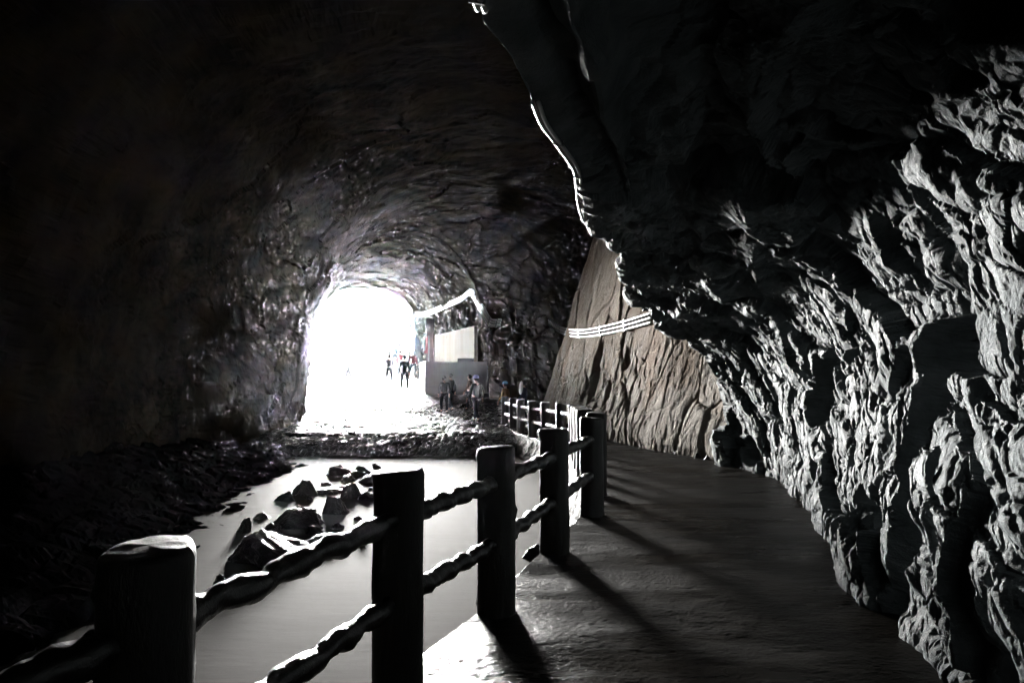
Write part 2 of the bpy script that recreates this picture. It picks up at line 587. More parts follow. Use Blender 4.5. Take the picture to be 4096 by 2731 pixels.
# ground beyond the mouth
gy = np.array([50.2, 53, 56, 60, 66, 75, 120, 300, 900.])
gx = np.array([-900, -200, -60, -30, -20, -15, -10, -5, 0, 5, 20, 60, 200, 900.])
GY, GX = np.meshgrid(gy, gx, indexing='ij')
GP = np.stack([GX, GY, ground_z(GX, GY)], -1).astype(np.float32)
ground = struct(grid_mesh('ground', GP, M_ground))

# ------------------------------------------------------------------ walkway and its retaining wall
ys = np.concatenate([np.arange(-7, 2.2, .25), np.exp(np.linspace(math.log(2.2), math.log(30), 760))])
ts = np.concatenate([[0, .008], np.linspace(.014, 1, 230)])
left = fence_x(ys) - .135
right = np.where(ys < 13.3, base_x(ys) + .55, 4.12 - (ys - 11.5) * .151 + .9)
Xw = left[:, None] + (right - left)[:, None] * ts[None]
Yw = np.repeat(ys[:, None], len(ts), 1)
Zw = walk_z(Yw)
Pw = np.stack([Xw, Yw, Zw], -1).astype(np.float32)
Pw[..., 2] += .012 * fbm(Pw * 1.3, 3, 91) + .002 * fbm(Pw * np.array([5, 12, 5]), 2, 92)
Pw[..., 2] += smooth(11, 6, Pw[..., 1]) * (.0019 * fbm(Pw * 34, 2, 94) + .0006 * perlin(Pw * np.array([12, 60, 12]), 97))
Pw[:, 0, 0] += .02 * fbm(Pw[:, 0] * 3.5, 3, 93)
Pw[:, 0, 2] -= .025
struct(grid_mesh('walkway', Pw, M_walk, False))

ys = np.arange(-7, 27.4, .08)
ss = np.linspace(0, 1, 22)
off = np.interp(ys, [-7, 8, 11, 15, 20, 24, 27.4], [.06, .08, .35, .75, .65, .45, .35])
xt = fence_x(ys) - .12
zt = walk_z(ys) - .02
Xr = xt[:, None] - off[:, None] * (ss[None]**1.4)
Zr = zt[:, None] + (-1.35 - zt)[:, None] * ss[None]
Pr = np.stack([Xr, np.repeat(ys[:, None], len(ss), 1), Zr], -1).astype(np.float32)
Nr = grid_normals(Pr)
if Nr[100, 10, 0] > 0:
    Nr = -Nr
Pr += Nr * ((.05 * fbm(Pr * 1.6, 4, 95) + .02 * ridged(Pr * 5, 2, 96)) * smooth(0, .12, ss)[None])[..., None]
rw = grid_mesh('retaining_wall', Pr, M_revet)
tag(rw, 'rough grey concrete retaining wall sloping from the walkway edge down into the water', 'wall')

# ------------------------------------------------------------------ end wall with the mouth of the cave
def build_mouth():
    yy = 50.0
    main = [(1240, 1660), (1236, 1500), (1222, 1440), (1222, 1330), (1232, 1262), (1258, 1208), (1302, 1174), (1360, 1158), (1410, 1152),
            (1470, 1158), (1530, 1176), (1580, 1203), (1615, 1228), (1630, 1248), (1633, 1290), (1633, 1640)]
    slot = [(1640, 1600), (1640, 1325), (1643, 1311), (1649, 1306), (1654, 1311), (1657, 1325), (1657, 1600)]
    cu = bpy.data.curves.new('mouth', 'CURVE')
    cu.dimensions = '2D'
    cu.fill_mode = 'BOTH'
    cu.extrude = .25

    def spl(pts):
        s = cu.splines.new('POLY')
        s.points.add(len(pts) - 1)
        for k, (x, z) in enumerate(pts):
            s.points[k].co = (x, z, 0, 1)
        s.use_cyclic_u = True

    def conv(L):
        return [((px - CX) / F * yy, max(at(px, py, yy).z, -.5)) for px, py in L]
    spl([(-19, -3), (0, -3), (0, 12), (-19, 12)])
    spl(conv(main))
    spl(conv(slot))
    tmp = bpy.data.objects.new('tmp', cu)
    COL.objects.link(tmp)
    dg = bpy.context.evaluated_depsgraph_get()
    me = bpy.data.meshes.new_from_object(tmp.evaluated_get(dg))
    bpy.data.objects.remove(tmp)
    me.transform(Matrix.Translation((0, yy, 0)) @ Matrix.Rotation(R(90), 4, 'X'))
    me.name = 'portal_wall'
    me.materials.clear()
    me.materials.append(M_conc_grey)
    o = bpy.data.objects.new('portal_wall', me)
    COL.objects.link(o)
    return tag(o, 'grey concrete end wall with the bright arched cave mouth and a narrow side gap', 'wall')


build_mouth()

# ------------------------------------------------------------------ fence of faux logs
def lathe_post(seed, h=1.05, r=.125):
    n, k = 28, 34
    zs = np.concatenate([np.linspace(-.12, h - .03, k), [h - .015, h - .004, h, h + .002, h + .003]])
    rs = np.concatenate([np.full(k, r), [r - .003, r - .012, r - .022, r * .5, .002]])
    th = np.linspace(0, 2 * math.pi, n, endpoint=False)
    T, Z = np.meshgrid(th, zs)
    RR = np.repeat(rs[:, None], n, 1)
    sq = 1 + .035 * np.cos(4 * T + seed)
    P = np.stack([np.cos(T) * RR * sq, np.sin(T) * RR * sq, Z], -1).astype(np.float32)
    Q = P * np.array([5, 5, 3.0]) + seed * 3.7
    w = fbm(Q, 3, seed + 200)
    kn = smooth(.35, .6, perlin(P * np.array([6, 6, 9.0]) + seed * 1.9, seed + 300))
    add = (.007 * w + .018 * kn) * np.minimum(RR / r, 1)
    P[..., 0] += np.cos(T) * add
    P[..., 1] += np.sin(T) * add
    P[..., 2] += np.where(Z > h - .01, .008 * fbm(P * 14 + seed, 2, seed + 5) - .01 * np.cos(T + seed) * RR / r, 0)
    V = P.reshape(-1, 3)
    Fc = []
    K = len(zs)
    for i in range(K - 1):
        for j in range(n):
            Fc.append((i * n + j, i * n + (j + 1) % n, (i + 1) * n + (j + 1) % n, (i + 1) * n + j))
    Fc.append(tuple((K - 1) * n + j for j in range(n)))
    return V, Fc


def tube(pts, rad, n=12, cap=True):
    """pts (k,3), rad (k,) or (k,n)"""
    pts = np.asarray(pts, float)
    k = len(pts)
    rad = np.asarray(rad, float)
    if rad.ndim == 1:
        rad = np.repeat(rad[:, None], n, 1)
    d = np.gradient(pts, axis=0)
    d /= np.linalg.norm(d, axis=1, keepdims=True) + 1e-9
    up = np.array([0, 0, 1.0])
    if abs(d[:, 2]).max() > .95:
        up = np.array([0, 1.0, 0])
    s = np.cross(d, up)
    s /= np.linalg.norm(s, axis=1, keepdims=True) + 1e-9
    t = np.cross(s, d)
    th = np.linspace(0, 2 * math.pi, n, endpoint=False)
    V = pts[:, None] + rad[..., None] * (np.cos(th)[None, :, None] * s[:, None] + np.sin(th)[None, :, None] * t[:, None])
    Fc = [(i * n + j, i * n + (j + 1) % n, (i + 1) * n + (j + 1) % n, (i + 1) * n + j) for i in range(k - 1) for j in range(n)]
    if cap:
        Fc.append(tuple(range(n))[::-1])
        Fc.append(tuple((k - 1) * n + j for j in range(n)))
    return V.reshape(-1, 3), Fc


fence = empty('log_fence', (POSTS[1][0], POSTS[1][1], 0))
tag(fence, 'dark faux-log fence of round posts and knobbly double rails along the walkway edge', 'fence')
FL = Vector(fence.location)
for k, (x, y) in enumerate(POSTS):
    z = float(walk_z(y))
    V, Fc = lathe_post(k + 1)
    V = V + np.array([x, y, z]) - np.array(FL)
    new_mesh('post', V, Fc, M_post, fence, True)
for k in range(len(POSTS) - 1):
    (x0, y0), (x1, y1) = POSTS[k], POSTS[k + 1]
    for hz in (.82, .435):
        n = 64
        t = np.linspace(0, 1, n)
        c = np.stack([x0 + (x1 - x0) * t, y0 + (y1 - y0) * t, hz + walk_z(y0 + (y1 - y0) * t)], -1)
        sd_ = k * 2 + (hz > .6) + 40
        wob = np.stack([perlin(np.stack([t * 5, 0 * t + q, 0 * t], -1) + sd_ * 1.3, sd_ + q) for q in range(3)], -1)
        c = c + wob * np.array([.012, .0, .016])
        th = np.linspace(0, 2 * math.pi, 14, endpoint=False)
        TT, TH = np.meshgrid(t, th, indexing='ij')
        q = np.stack([TT * 13, np.cos(TH) * .8, np.sin(TH) * .8], -1) + sd_ * 2.1
        rr = .047 * (1 + .20 * np.sin(TT * 2 * math.pi * 5.5 + sd_ + .8 * np.sin(TH))**3 + .26 * perlin(q, sd_) + .12 * perlin(q * 2.3, sd_ + 9))
        V, Fc = tube(c - np.array(FL), rr, 14)
        new_mesh('rail', V, Fc, M_rail, fence, True)

# ------------------------------------------------------------------ boulders standing in the stream
def boulder_mesh(w, dpt, h, seed, flat, planes=15):
    bm = bmesh.new()
    bmesh.ops.create_icosphere(bm, subdivisions=5, radius=1.0)
    V = np.array([v.co for v in bm.verts], np.float32)
    r = np.random.RandomState(seed)
    for i in range(planes):
        n = r.normal(size=3)
        n[2] = abs(n[2]) * (.9 if i % 3 else .3)
        n /= np.linalg.norm(n)
        dd = r.uniform(.58, .86)
        s = V @ n - dd
        V = V - np.outer(np.maximum(s, 0), n) * .97
    if flat:
        V[:, 2] = np.where(V[:, 2] > .45, .45 + (V[:, 2] - .45) * .2, V[:, 2])
    nn = V / (np.linalg.norm(V, axis=1, keepdims=True) + 1e-6)
    V = V + nn * (.11 * fbm(V * 2.0 + seed, 5, seed, .55))[:, None]
    V[:, 2] /= V[:, 2].max()
    V[:, :2] *= (1.12 - .38 * np.maximum(V[:, 2:3], 0))
    V[:, :2] += .16 * V[:, 2:3] * r.normal(size=2)
    V *= np.array([w / 2, dpt / 2, h])
    # let the underside reach below the water
    V[:, 2] = np.maximum(V[:, 2], -.35)
    Fc = [tuple(v.index for v in f.verts) for f in bm.faces]
    bm.free()
    return V, Fc


G_ST = 'boulders standing in the stream'
# zoomed pixel boxes (x0, x1, top, base), flat?, label
BOULDERS = [
    (200, 1180, 800, 1200, 0, 'largest rounded wet boulder in the stream, left of the nearest upper rail'),
    (715, 1310, 525, 800, 1, 'broad flat-topped dark slab rock in the stream behind the largest rounded boulder'),
    (1330, 1590, 395, 640, 0, 'tall peaked black rock in the stream right of the broad flat slab'),
    (970, 1260, 235, 440, 0, 'blocky black boulder against the dark left bank behind the broad flat slab'),
    (1520, 1745, 262, 465, 0, 'wedge-shaped dark boulder standing in open water behind the tall peaked rock'),
    (1330, 1620, 85, 225, 0, 'farthest left jagged boulder below the dark left cave wall'),
    (1640, 1830, 95, 205, 0, 'far rounded rock between the farthest jagged boulder and the small thin ledge'),
    (1845, 1960, 90, 142, 1, 'small thin rock ledge farthest right of the stream rocks'),
    (1680, 1890, 205, 305, 1, 'low rough glistening slab left of the tall second post top'),
    (1275, 1435, 288, 328, 1, 'low sliver of rock in the pale water left of the wedge-shaped boulder'),
    (1180, 1500, 345, 415, 1, 'long low glistening rock ridge touching the back of the tall peaked rock'),
    (1385, 1560, 712, 800, 0, 'small diamond-shaped black rock alone in pale water below the tall peaked rock'),
    (1610, 1835, 748, 900, 0, 'dark pyramid-shaped rock in the water just above the nearest upper rail'),
    (1415, 1660, 870, 990, 0, 'low rounded dark rock between the pyramid-shaped rock and the largest boulder'),
    (1645, 1775, 658, 708, 1, 'small flat rock with a bright wet top near the second post'),
    (1090, 1425, 845, 960, 1, 'long low dark rock touching the right end of the largest rounded boulder'),
    (1140, 1490, 955, 1075, 1, 'rough glistening rubble rock half covered by the nearest upper rail'),
    (770, 1010, 370, 495, 0, 'jagged dark rock in the shadow of the left bank before the blocky boulder'),
    (1120, 1225, 430, 505, 0, 'small dark lump between the blocky boulder and the flat slab'),
    (380, 550, 645, 840, 0, 'small jagged bank rock at the far left edge of the visible stream'),
    (550, 725, 612, 690, 0, 'small pale-topped bank rock left of the broad flat slab'),
    (680, 860, 720, 815, 0, 'small black rock wedged between the flat slab and the largest boulder'),
    (40, 310, 1260, 1500, 0, 'dark wet rock beside the nearest thick post'),
    (1835, 1960, 640, 770, 0, 'dark rock half hidden behind the second post'),
    (1115, 1335, 745, 860, 0, 'dark low rock at the right foot of the broad flat slab'),
]
for k, (x0, x1, t0, b0, flat, lab) in enumerate(BOULDERS):
    f = lambda zx, zy: (800 + zx / 2.704, 1820 + zy / 2.704)
    px, py = f(.5 * (x0 + x1), b0)
    p = on_level(px, py, WATER)
    w = (x1 - x0) / 2.704 / F * p.y * 1.06
    dpt = w * (.9 if flat else .8)
    h = max(.07, (b0 - t0) / 2.704 / F * p.y * (.7 if flat else .78))
    V, Fc = boulder_mesh(w, dpt, h, 500 + k, flat, 4 if k == 0 else 15)
    o = new_mesh('boulder', V, Fc, M_boulder, None, False)
    o.location = (p.x, p.y + dpt * .4, WATER)
    tag(o, lab, 'boulder', G_ST)
V, Fc = boulder_mesh(.42, .35, .16, 777, 0)
o = new_mesh('boulder', V, Fc, M_boulder)
p = on_level(2150, 2226, WATER)
o.location = (p.x, p.y, WATER)
tag(o, 'small dark rock in the water below the third and fourth fence posts', 'boulder', G_ST)

# small stones between the bigger rocks
r_ = random.Random(31)
NOUN = ['largest rounded boulder', 'broad flat slab', 'tall peaked rock', 'blocky boulder', 'wedge-shaped boulder', 'farthest jagged boulder',
        'far rounded rock', 'thin far ledge']
used_ = set()
for k in range(70):
    px, py = r_.uniform(1000, 1500), 0
    py = 1890 + (1500 - px) * .62 + r_.uniform(-45, 95)
    p = on_level(px, py, WATER)
    w = r_.uniform(.16, .55)
    V, Fc = boulder_mesh(w, w * .8, w * r_.uniform(.16, .34), 1300 + k, k % 2)
    o = new_mesh('stone', V, Fc, M_boulder)
    o.location = (p.x, p.y, WATER)
    o.rotation_euler = (0, 0, r_.uniform(0, 6))
    ref = [b_ for b_ in COL.objects if b_.name.startswith('boulder')][:8]
    j_ = min(range(8), key=lambda q: (ref[q].location - o.location).length)
    dv = o.location - ref[j_].location
    where = ('right of' if dv.x > 0 else 'left of') if abs(dv.x) > abs(dv.y) else ('behind' if dv.y > 0 else 'in front of')
    lab = '%s small dark wet stone in the water %s the %s' % ('flat' if k % 2 else 'rounded', where, NOUN[j_])
    if lab in used_:                                  # one stone of a kind on each side of a boulder
        bpy.data.objects.remove(o)
        continue
    used_.add(lab)
    tag(o, lab, 'stone', 'small stones in the stream')

# a few stones fallen at the foot of the right rock wall
STONES = [((2722, 1796), .34, 'flat dark stone lying at the foot of the brown rock wall on the walkway'),
          ((2800, 1816), .26, 'larger of two fallen stones at the end of the walkway under the overhang'),
          ((2830, 1822), .17, 'smallest fallen stone where brown and grey rock walls meet the walkway')]
for k, ((px, py), w, lab) in enumerate(STONES):
    V, Fc = boulder_mesh(w, w * .8, w * .35, 900 + k, 0)
    V[:, 2] = np.maximum(V[:, 2], -.03)
    o = new_mesh('stone', V, Fc, M_boulder)
    p = on_level(px, py, -.08)
    o.location = (p.x, p.y, float(walk_z(p.y)) + .01)
    tag(o, lab, 'stone', 'stones fallen on the walkway')

# ------------------------------------------------------------------ ray casting on to the built rock, for things fixed to it
def bvh_of(*objs):
    vs, fs, o0 = [], [], 0
    for o in objs:
        me = o.data
        co = np.empty(len(me.vertices) * 3, np.float32)
        me.vertices.foreach_get('co', co)
        vi = np.empty(len(me.loops), np.int32)
        me.loops.foreach_get('vertex_index', vi)
        vs.append(co.reshape(-1, 3))
        fs.append(vi.reshape(-1, 4) + o0)
        o0 += len(co) // 3
    return BVHTree.FromPolygons(np.concatenate(vs).tolist(), np.concatenate(fs).tolist())


BV_wall = bvh_of(vault, brown_wall)
BV_floor = bvh_of(cave_floor, ground)
EYE = Vector((0, 0, CAMZ))


def cast(bv, px, py, default):
    r = ray(px, py)
    h = bv.ray_cast(EYE, r.normalized())
    return h[0] if h[0] is not None else EYE + r * default


def catmull(P, per=10):
    P = [np.array(p, float) for p in P]
    P = [2 * P[0] - P[1]] + P + [2 * P[-1] - P[-2]]
    out = []
    for i in range(1, len(P) - 2):
        for s in np.linspace(0, 1, per, endpoint=False):
            a, b, c, d = P[i - 1:i + 3]
            out.append(.5 * (2 * b + (c - a) * s + (2 * a - 5 * b + 4 * c - d) * s**2 + (3 * b - a - 3 * c + d) * s**3))
    out.append(P[-2])
    return np.array(out)


def conduit(label, pts, rad, gap, count, across, clips, lift=0.0):
    """parallel pale pipes clipped together along a line"""
    c = catmull(pts)
    base = c[0].copy()
    root = empty('conduit_run', base)
    tag(root, label, 'conduit', 'pale conduits fixed along the rock')
    ac = np.array(across, float)
    ac /= np.linalg.norm(ac)
    for q in range(count):
        V, Fc = tube(c - base + ac * gap * (q - (count - 1) / 2), np.full(len(c), rad), 10)
        new_mesh('pipe', V, Fc, M_pipe, root, True)
    for s in clips:
        p = c[int(s * (len(c) - 1))] - base
        d = c[min(int(s * (len(c) - 1)) + 1, len(c) - 1)] - c[max(int(s * (len(c) - 1)) - 1, 0)]
        d /= np.linalg.norm(d)
        n_ = np.cross(d, ac)
        n_ /= np.linalg.norm(n_)
        hw = gap * (count - 1) / 2 + rad * 1.4
        V = [p + d * sx * rad * .5 + ac * sy * hw + n_ * sz * rad * 1.35 for sx in (-1, 1) for sy in (-1, 1) for sz in (-1, 1)]
        Fc = [(0, 1, 3, 2), (4, 6, 7, 5), (0, 4, 5, 1), (2, 3, 7, 6), (0, 2, 6, 4), (1, 5, 7, 3)]
        new_mesh('clip', V, Fc, M_clip, root)
    return root


# along the tunnel's right wall: climbs to a peak, then drops
pA = [(1662, 1258), (1700, 1256), (1745, 1240), (1800, 1216), (1845, 1196), (1878, 1170), (1895, 1180), (1930, 1238), (1957, 1284), (1975, 1292), (2003, 1290)]
hA = []
for px, py in pA:
    h_ = cast(BV_wall, px, py, 38)
    hA.append(h_)
ya = np.array([h.y for h in hA])
ys_ = np.convolve(np.pad(ya, 1, 'edge'), [.25, .5, .25], 'valid')
ys_ = np.minimum(ya, ys_) - .25
conduit('bundle of three bright pipes rising to a peak above the pale concrete wall', [at(px, py, y) for (px, py), y in zip(pA, ys_)],
        .06, .13, 3, (.25, 0, 1), (.3, .5, .62, .8, .95))
# sagging across the brown rock wall
pB = [(2196, 1290), (2240, 1318), (2290, 1332), (2350, 1332), (2430, 1318), (2520, 1296), (2612, 1268)]
yb = np.array([cast(BV_wall, px, py, 24).y for px, py in pB])
yb = np.minimum(yb, np.convolve(np.pad(yb, 1, 'edge'), [.25, .5, .25], 'valid')) - .2
conduit('three parallel bright pipes sagging across the brown rock wall', [at(px, py, y) for (px, py), y in zip(pB, yb)],
        .042, .115, 3, (0, 0, 1), (.18, .42, .62, .8))
# along the lip of the overhang
BV_near = bvh_of(near_rock)


def lip_points(rows, dx, dy=0):
    """the outermost rock of the overhang's lip on a few image rows: where the pipes are clipped on"""
    out = []
    for py in rows:
        for px in range(1700, 2700, 6):
            r = ray(px, py)
            h = BV_near.ray_cast(EYE, r.normalized())
            if h[0] is not None:
                out.append(at(px + dx, py + dy, h[0].y - .05))
                break
    return out


conduit('two bright pipes curving down the lip of the dark overhang', lip_points((410, 500, 590, 680, 755, 820, 885), 10),
        .013, .034, 2, (1, .2, -.1), (.3, .55, .8))
conduit('short bright pipe end at the top of the overhang edge', lip_points((-40, 0, 42), 4), .013, .03, 2, (1, .2, -.1), (.5,))

# ------------------------------------------------------------------ concrete block, pale wall, pillar and sign by the right tunnel wall
def prism(name, poly, z0, z1, mat, parent=None, bevel=.03, org=(0, 0, 0)):
    bm = bmesh.new()
    o_ = Vector(org)
    lo = [bm.verts.new(Vector((x, y, z0)) - o_) for x, y in poly]
    f = bm.faces.new(lo)
    ex = bmesh.ops.extrude_face_region(bm, geom=[f])
    tops = [v for v in ex['geom'] if isinstance(v, bmesh.types.BMVert)]
    for v in tops:
        v.co.z += (z1 - z0)
    bmesh.ops.recalc_face_normals(bm, faces=bm.faces)
    if bevel:
        bmesh.ops.bevel(bm, geom=list(bm.edges), offset=bevel, segments=2, affect='EDGES', profile=.5)
    me = bpy.data.meshes.new(name)
    bm.to_mesh(me)
    bm.free()
    me.materials.append(mat)
    o = bpy.data.objects.new(name, me)
    o.location = org if not parent else (0, 0, 0)
    COL.objects.link(o)
    if parent:
        o.parent = parent
    return o


b = prism('concrete_block', [(-4.32, 36), (-1.2, 36), (-1.2, 39.4), (-5.03, 39.4)], .2, 2.18, M_conc_grey)
tag(b, 'low square concrete block with a pale lit left face beside the path', 'block')
b = prism('concrete_wall', [(-1.95, 37.0), (-1.75, 37.1), (-4.7, 46.1), (-4.9, 46.0)], 1.0, 4.02, M_conc)
tag(b, 'bright cream concrete wall standing behind the low concrete block', 'wall')
b = prism('pillar', [(-5.0, 42), (-4.55, 42), (-4.55, 42.4), (-5.0, 42.4)], .8, 4.78, M_conc_grey, bevel=.02)
tag(b, 'plain grey square pillar at the left end of the cream wall', 'pillar')
b = prism('crate', [(-2.75, 36.5), (-1.95, 36.5), (-1.95, 37.0), (-2.75, 37.0)], 2.18, 2.36, M_crate, bevel=.01)
tag(b, 'low dark box lying on the right end of the concrete block', 'box')
sg = empty('notice_board', (-4.98, 41.0, .9))
tag(sg, 'red and white notice board on a white post in front of the grey pillar', 'sign')
prism('post', [(-4.76, 41.0), (-4.68, 41.0), (-4.68, 41.08), (-4.76, 41.08)], .8, 3.75, M_white, None, .008).parent = sg
bpy.data.objects[-1] if False else None
for o in list(COL.objects):
    if o.parent == sg:
        o.matrix_parent_inverse = Matrix.Translation(-Vector(sg.location))
for nm, poly, z0, z1, mt in (('panel', [(-4.98, 41.15), (-4.77, 41.0), (-4.76, 41.04), (-4.97, 41.19)], 2.75, 3.7, M_red),
                             ('border', [(-5.02, 41.13), (-4.93, 41.07), (-4.92, 41.13), (-5.01, 41.19)], 2.9, 3.85, M_white)):
    o = prism(nm, poly, z0, z1, mt, None, .006)
    o.parent = sg
    o.matrix_parent_inverse = Matrix.Translation(-Vector(sg.location))

# ------------------------------------------------------------------ people
def skin_obj(name, verts, edges, mat, parent, sub=2):
    me = bpy.data.meshes.new(name)
    me.from_pydata([v[:3] for v in verts], edges, [])
    tmp = bpy.data.objects.new(name, me)
    COL.objects.link(tmp)
    md = tmp.modifiers.new('skin', 'SKIN')
    md.use_smooth_shade = True
    sv = me.skin_vertices[0].data
    for i, v in enumerate(verts):
        sv[i].radius = (v[3], v[4] if len(v) > 4 else v[3])
        sv[i].use_root = (i == 0)
    ss_ = tmp.modifiers.new('sub', 'SUBSURF')
    ss_.levels = sub
    ss_.render_levels = sub
    dg = bpy.context.evaluated_depsgraph_get()
    out = bpy.data.meshes.new_from_object(tmp.evaluated_get(dg))
    bpy.data.objects.remove(tmp)
    out.name = name
    out.materials.clear()
    out.materials.append(mat)
    o = bpy.data.objects.new(name, out)
    o.parent = parent
    COL.objects.link(o)
    return o


M_skin = material('skin', (.32, .18, .12), .5, .4, (.36, .21, .15), 12)
_cloth = {}


def cloth(c):
    if c not in _cloth:
        _cloth[c] = material('cloth', tuple(v * .7 for v in c), .9, .02, tuple(v * 1.2 for v in c), 9, .3, 40, .01)
    return _cloth[c]


def person(label, px, py_head, py_feet, heading, jacket, trousers, hair, stride=.25, arm=.0, spread=.10, hat=None, dep=None, group=None, lean=0.0, bag=None):
    """heading 0 = walking away from the camera; feet stand on the floor where the ray meets it"""
    if dep is None:
        base = cast(BV_floor, px, py_feet, 40)
    else:
        base = Vector((at(px, 1500, dep).x, dep, float(walk_z(dep)) + .0))
    top = at(px, py_head, base.y).z
    ht = min(max(top - base.z, 1.0), 1.95)
    k = ht / 1.76
    root = empty('person', base, heading)
    tag(root, label, 'person', group)
    V, E = [], []

    def add(v, link=None):
        V.append(tuple([c * k for c in v]))
        if link is not None:
            E.append((link, len(V) - 1))
        return len(V) - 1
    st = stride
    # body, one continuous surface
    pel = add((0, 0, .95, .12, .095))
    bel = add((0, .01 + lean * .1, 1.12, .12, .09), pel)
    ch = add((0, lean * .25, 1.32, .135, .1), bel)
    nb = add((0, lean * .35, 1.46, .06, .06), ch)
    nk = add((0, .01 + lean * .4, 1.52, .05, .05), nb)
    jaw = add((0, .03 + lean * .45, 1.58, .07, .075), nk)
    hd = add((0, .015 + lean * .45, 1.66, .08, .092), jaw)
    cr = add((0, .0 + lean * .45, 1.725, .055, .06), hd)
    add((0, .115 + lean * .45, 1.625, .012, .012), hd)
    for s in (-1, 1):
        add((s * .09, .0 + lean * .45, 1.64, .014, .02), hd)
    arms = {}
    for s in (-1, 1):
        sw = -s * st * .55 + arm
        sh = add((s * .175, lean * .3, 1.41, .055), ch)
        el = add((s * .235, -.04 + sw * .45 + lean * .2, 1.14, .042), sh)
        wr = add((s * .245, .03 + sw * 1.0 + lean * .2, .91, .028), el)
        pm = add((s * .245, .045 + sw * 1.08 + lean * .2, .85, .036, .018), wr)
        for q in range(4):
            f1 = add((s * .245 + s * .004, .02 + q * .018 + sw * 1.1 + lean * .2, .80 - .004 * (q % 3), .0095), pm)
            add((s * .235, .024 + q * .018 + sw * 1.12 + lean * .2, .76 - .008 * ((q + 1) % 3), .008), f1)
        tb = add((s * .235, .085 + sw * 1.08 + lean * .2, .835, .010), pm)
        add((s * .228, .10 + sw * 1.08 + lean * .2, .805, .008), tb)
        arms[s] = (sh, el, wr)
    legs = {}
    for s in (-1, 1):
        fy = s * st
        hp = add((s * .09, 0, .88, .09, .09), pel)
        kn = add((s * (.09 + spread) * .72, fy * .45 + .045, .49, .058), hp)
        an = add((s * (.05 + spread), fy - .02, .10 + (.05 if fy < -.1 else 0), .03), kn)
        add((s * (.06 + spread), fy + .10, .035, .018, .016), an)
        legs[s] = (hp, kn, an)
    skin_obj('body', V, E, M_skin, root, 1)
    # jacket
    JV, JE = [], []

    def cp(i, grow, src=V, dst=JV):
        v = src[i]
        dst.append((v[0], v[1], v[2], v[3] + grow * k, (v[4] if len(v) > 4 else v[3]) + grow * k))
        return len(dst) - 1
    j0 = cp(ch, .03)
    j1 = cp(bel, .035)
    j2 = cp(pel, .035)
    j3 = cp(nb, .014)
    JV.append((0, 0, .84 * k, .125 * k, .105 * k))
    JE += [(j0, j1), (j1, j2), (j2, len(JV) - 1), (j0, j3)]
    for s in (-1, 1):
        a = cp(arms[s][0], .022)
        b_ = cp(arms[s][1], .02)
        c_ = cp(arms[s][2], .016)
        JE += [(j0, a), (a, b_), (b_, c_)]
    skin_obj('jacket', JV, JE, cloth(jacket), root, 1)
    TV, TE = [], []
    t0 = cp(pel, .022, V, TV)
    for s in (-1, 1):
        a = cp(legs[s][0], .016, V, TV)
        b_ = cp(legs[s][1], .026, V, TV)
        c_ = cp(legs[s][2], .03, V, TV)
        TE += [(t0, a), (a, b_), (b_, c_)]
    skin_obj('trousers', TV, TE, cloth(trousers), root, 1)
    for s in (-1, 1):
        an = V[legs[s][2]]
        SV = [(an[0], an[1] - .03 * k, an[2] - .055 * k, .045 * k, .04 * k), (an[0] + s * .005, an[1] + .07 * k, .04 * k, .045 * k, .035 * k), (an[0] + s * .01, an[1] + .16 * k, .035 * k, .04 * k, .028 * k)]
        skin_obj('shoe', SV, [(0, 1), (1, 2)], cloth((.02, .02, .02)), root, 1)
    # hair: a cap of hair over the back and crown of the head
    hv = V[hd]
    bm = bmesh.new()
    bmesh.ops.create_uvsphere(bm, u_segments=14, v_segments=10, radius=1)
    for v in list(bm.verts):
        if v.co.z < -.86 or (v.co.y > .5 and v.co.z < .35):
            bm.verts.remove(v)
    for v in bm.verts:
        v.co = Vector((v.co.x * .102 * k, v.co.y * .118 * k - .008 * k, v.co.z * .118 * k)) + Vector((hv[0], hv[1], hv[2] + .005 * k))
    me = bpy.data.meshes.new('hair')
    bm.to_mesh(me)
    bm.free()
    me.materials.append(cloth(hair))
    me.polygons.foreach_set('use_smooth', [True] * len(me.polygons))
    o = bpy.data.objects.new('hair', me)
    o.parent = root
    COL.objects.link(o)
    if hat:
        n = 18
        zs = [(.118, .015), (.120, .05), (.105, .10), (.06, .128), (.005, .135)]
        HV, HF = [], []
        for r_, z_ in zs:
            for j in range(n):
                a = 2 * math.pi * j / n
                HV.append((hv[0] + math.cos(a) * r_ * k * .95, hv[1] + math.sin(a) * r_ * k * 1.08, hv[2] + z_ * k))
        for i in range(len(zs) - 1):
            HF += [(i * n + j, i * n + (j + 1) % n, (i + 1) * n + (j + 1) % n, (i + 1) * n + j) for j in range(n)]
        # peak
        b0 = len(HV)
        for r_ in (.12, .19):
            for j in range(7):
                a = math.pi * (.22 + .56 * j / 6)
                HV.append((hv[0] + math.cos(a) * .12 * k, hv[1] + math.sin(a) * r_ * k, hv[2] + (.02 if r_ < .15 else .005) * k))
        HF += [(b0 + j, b0 + j + 1, b0 + 7 + j + 1, b0 + 7 + j) for j in range(6)]
        new_mesh('hat', HV, HF, cloth(hat), root, True)
    return root


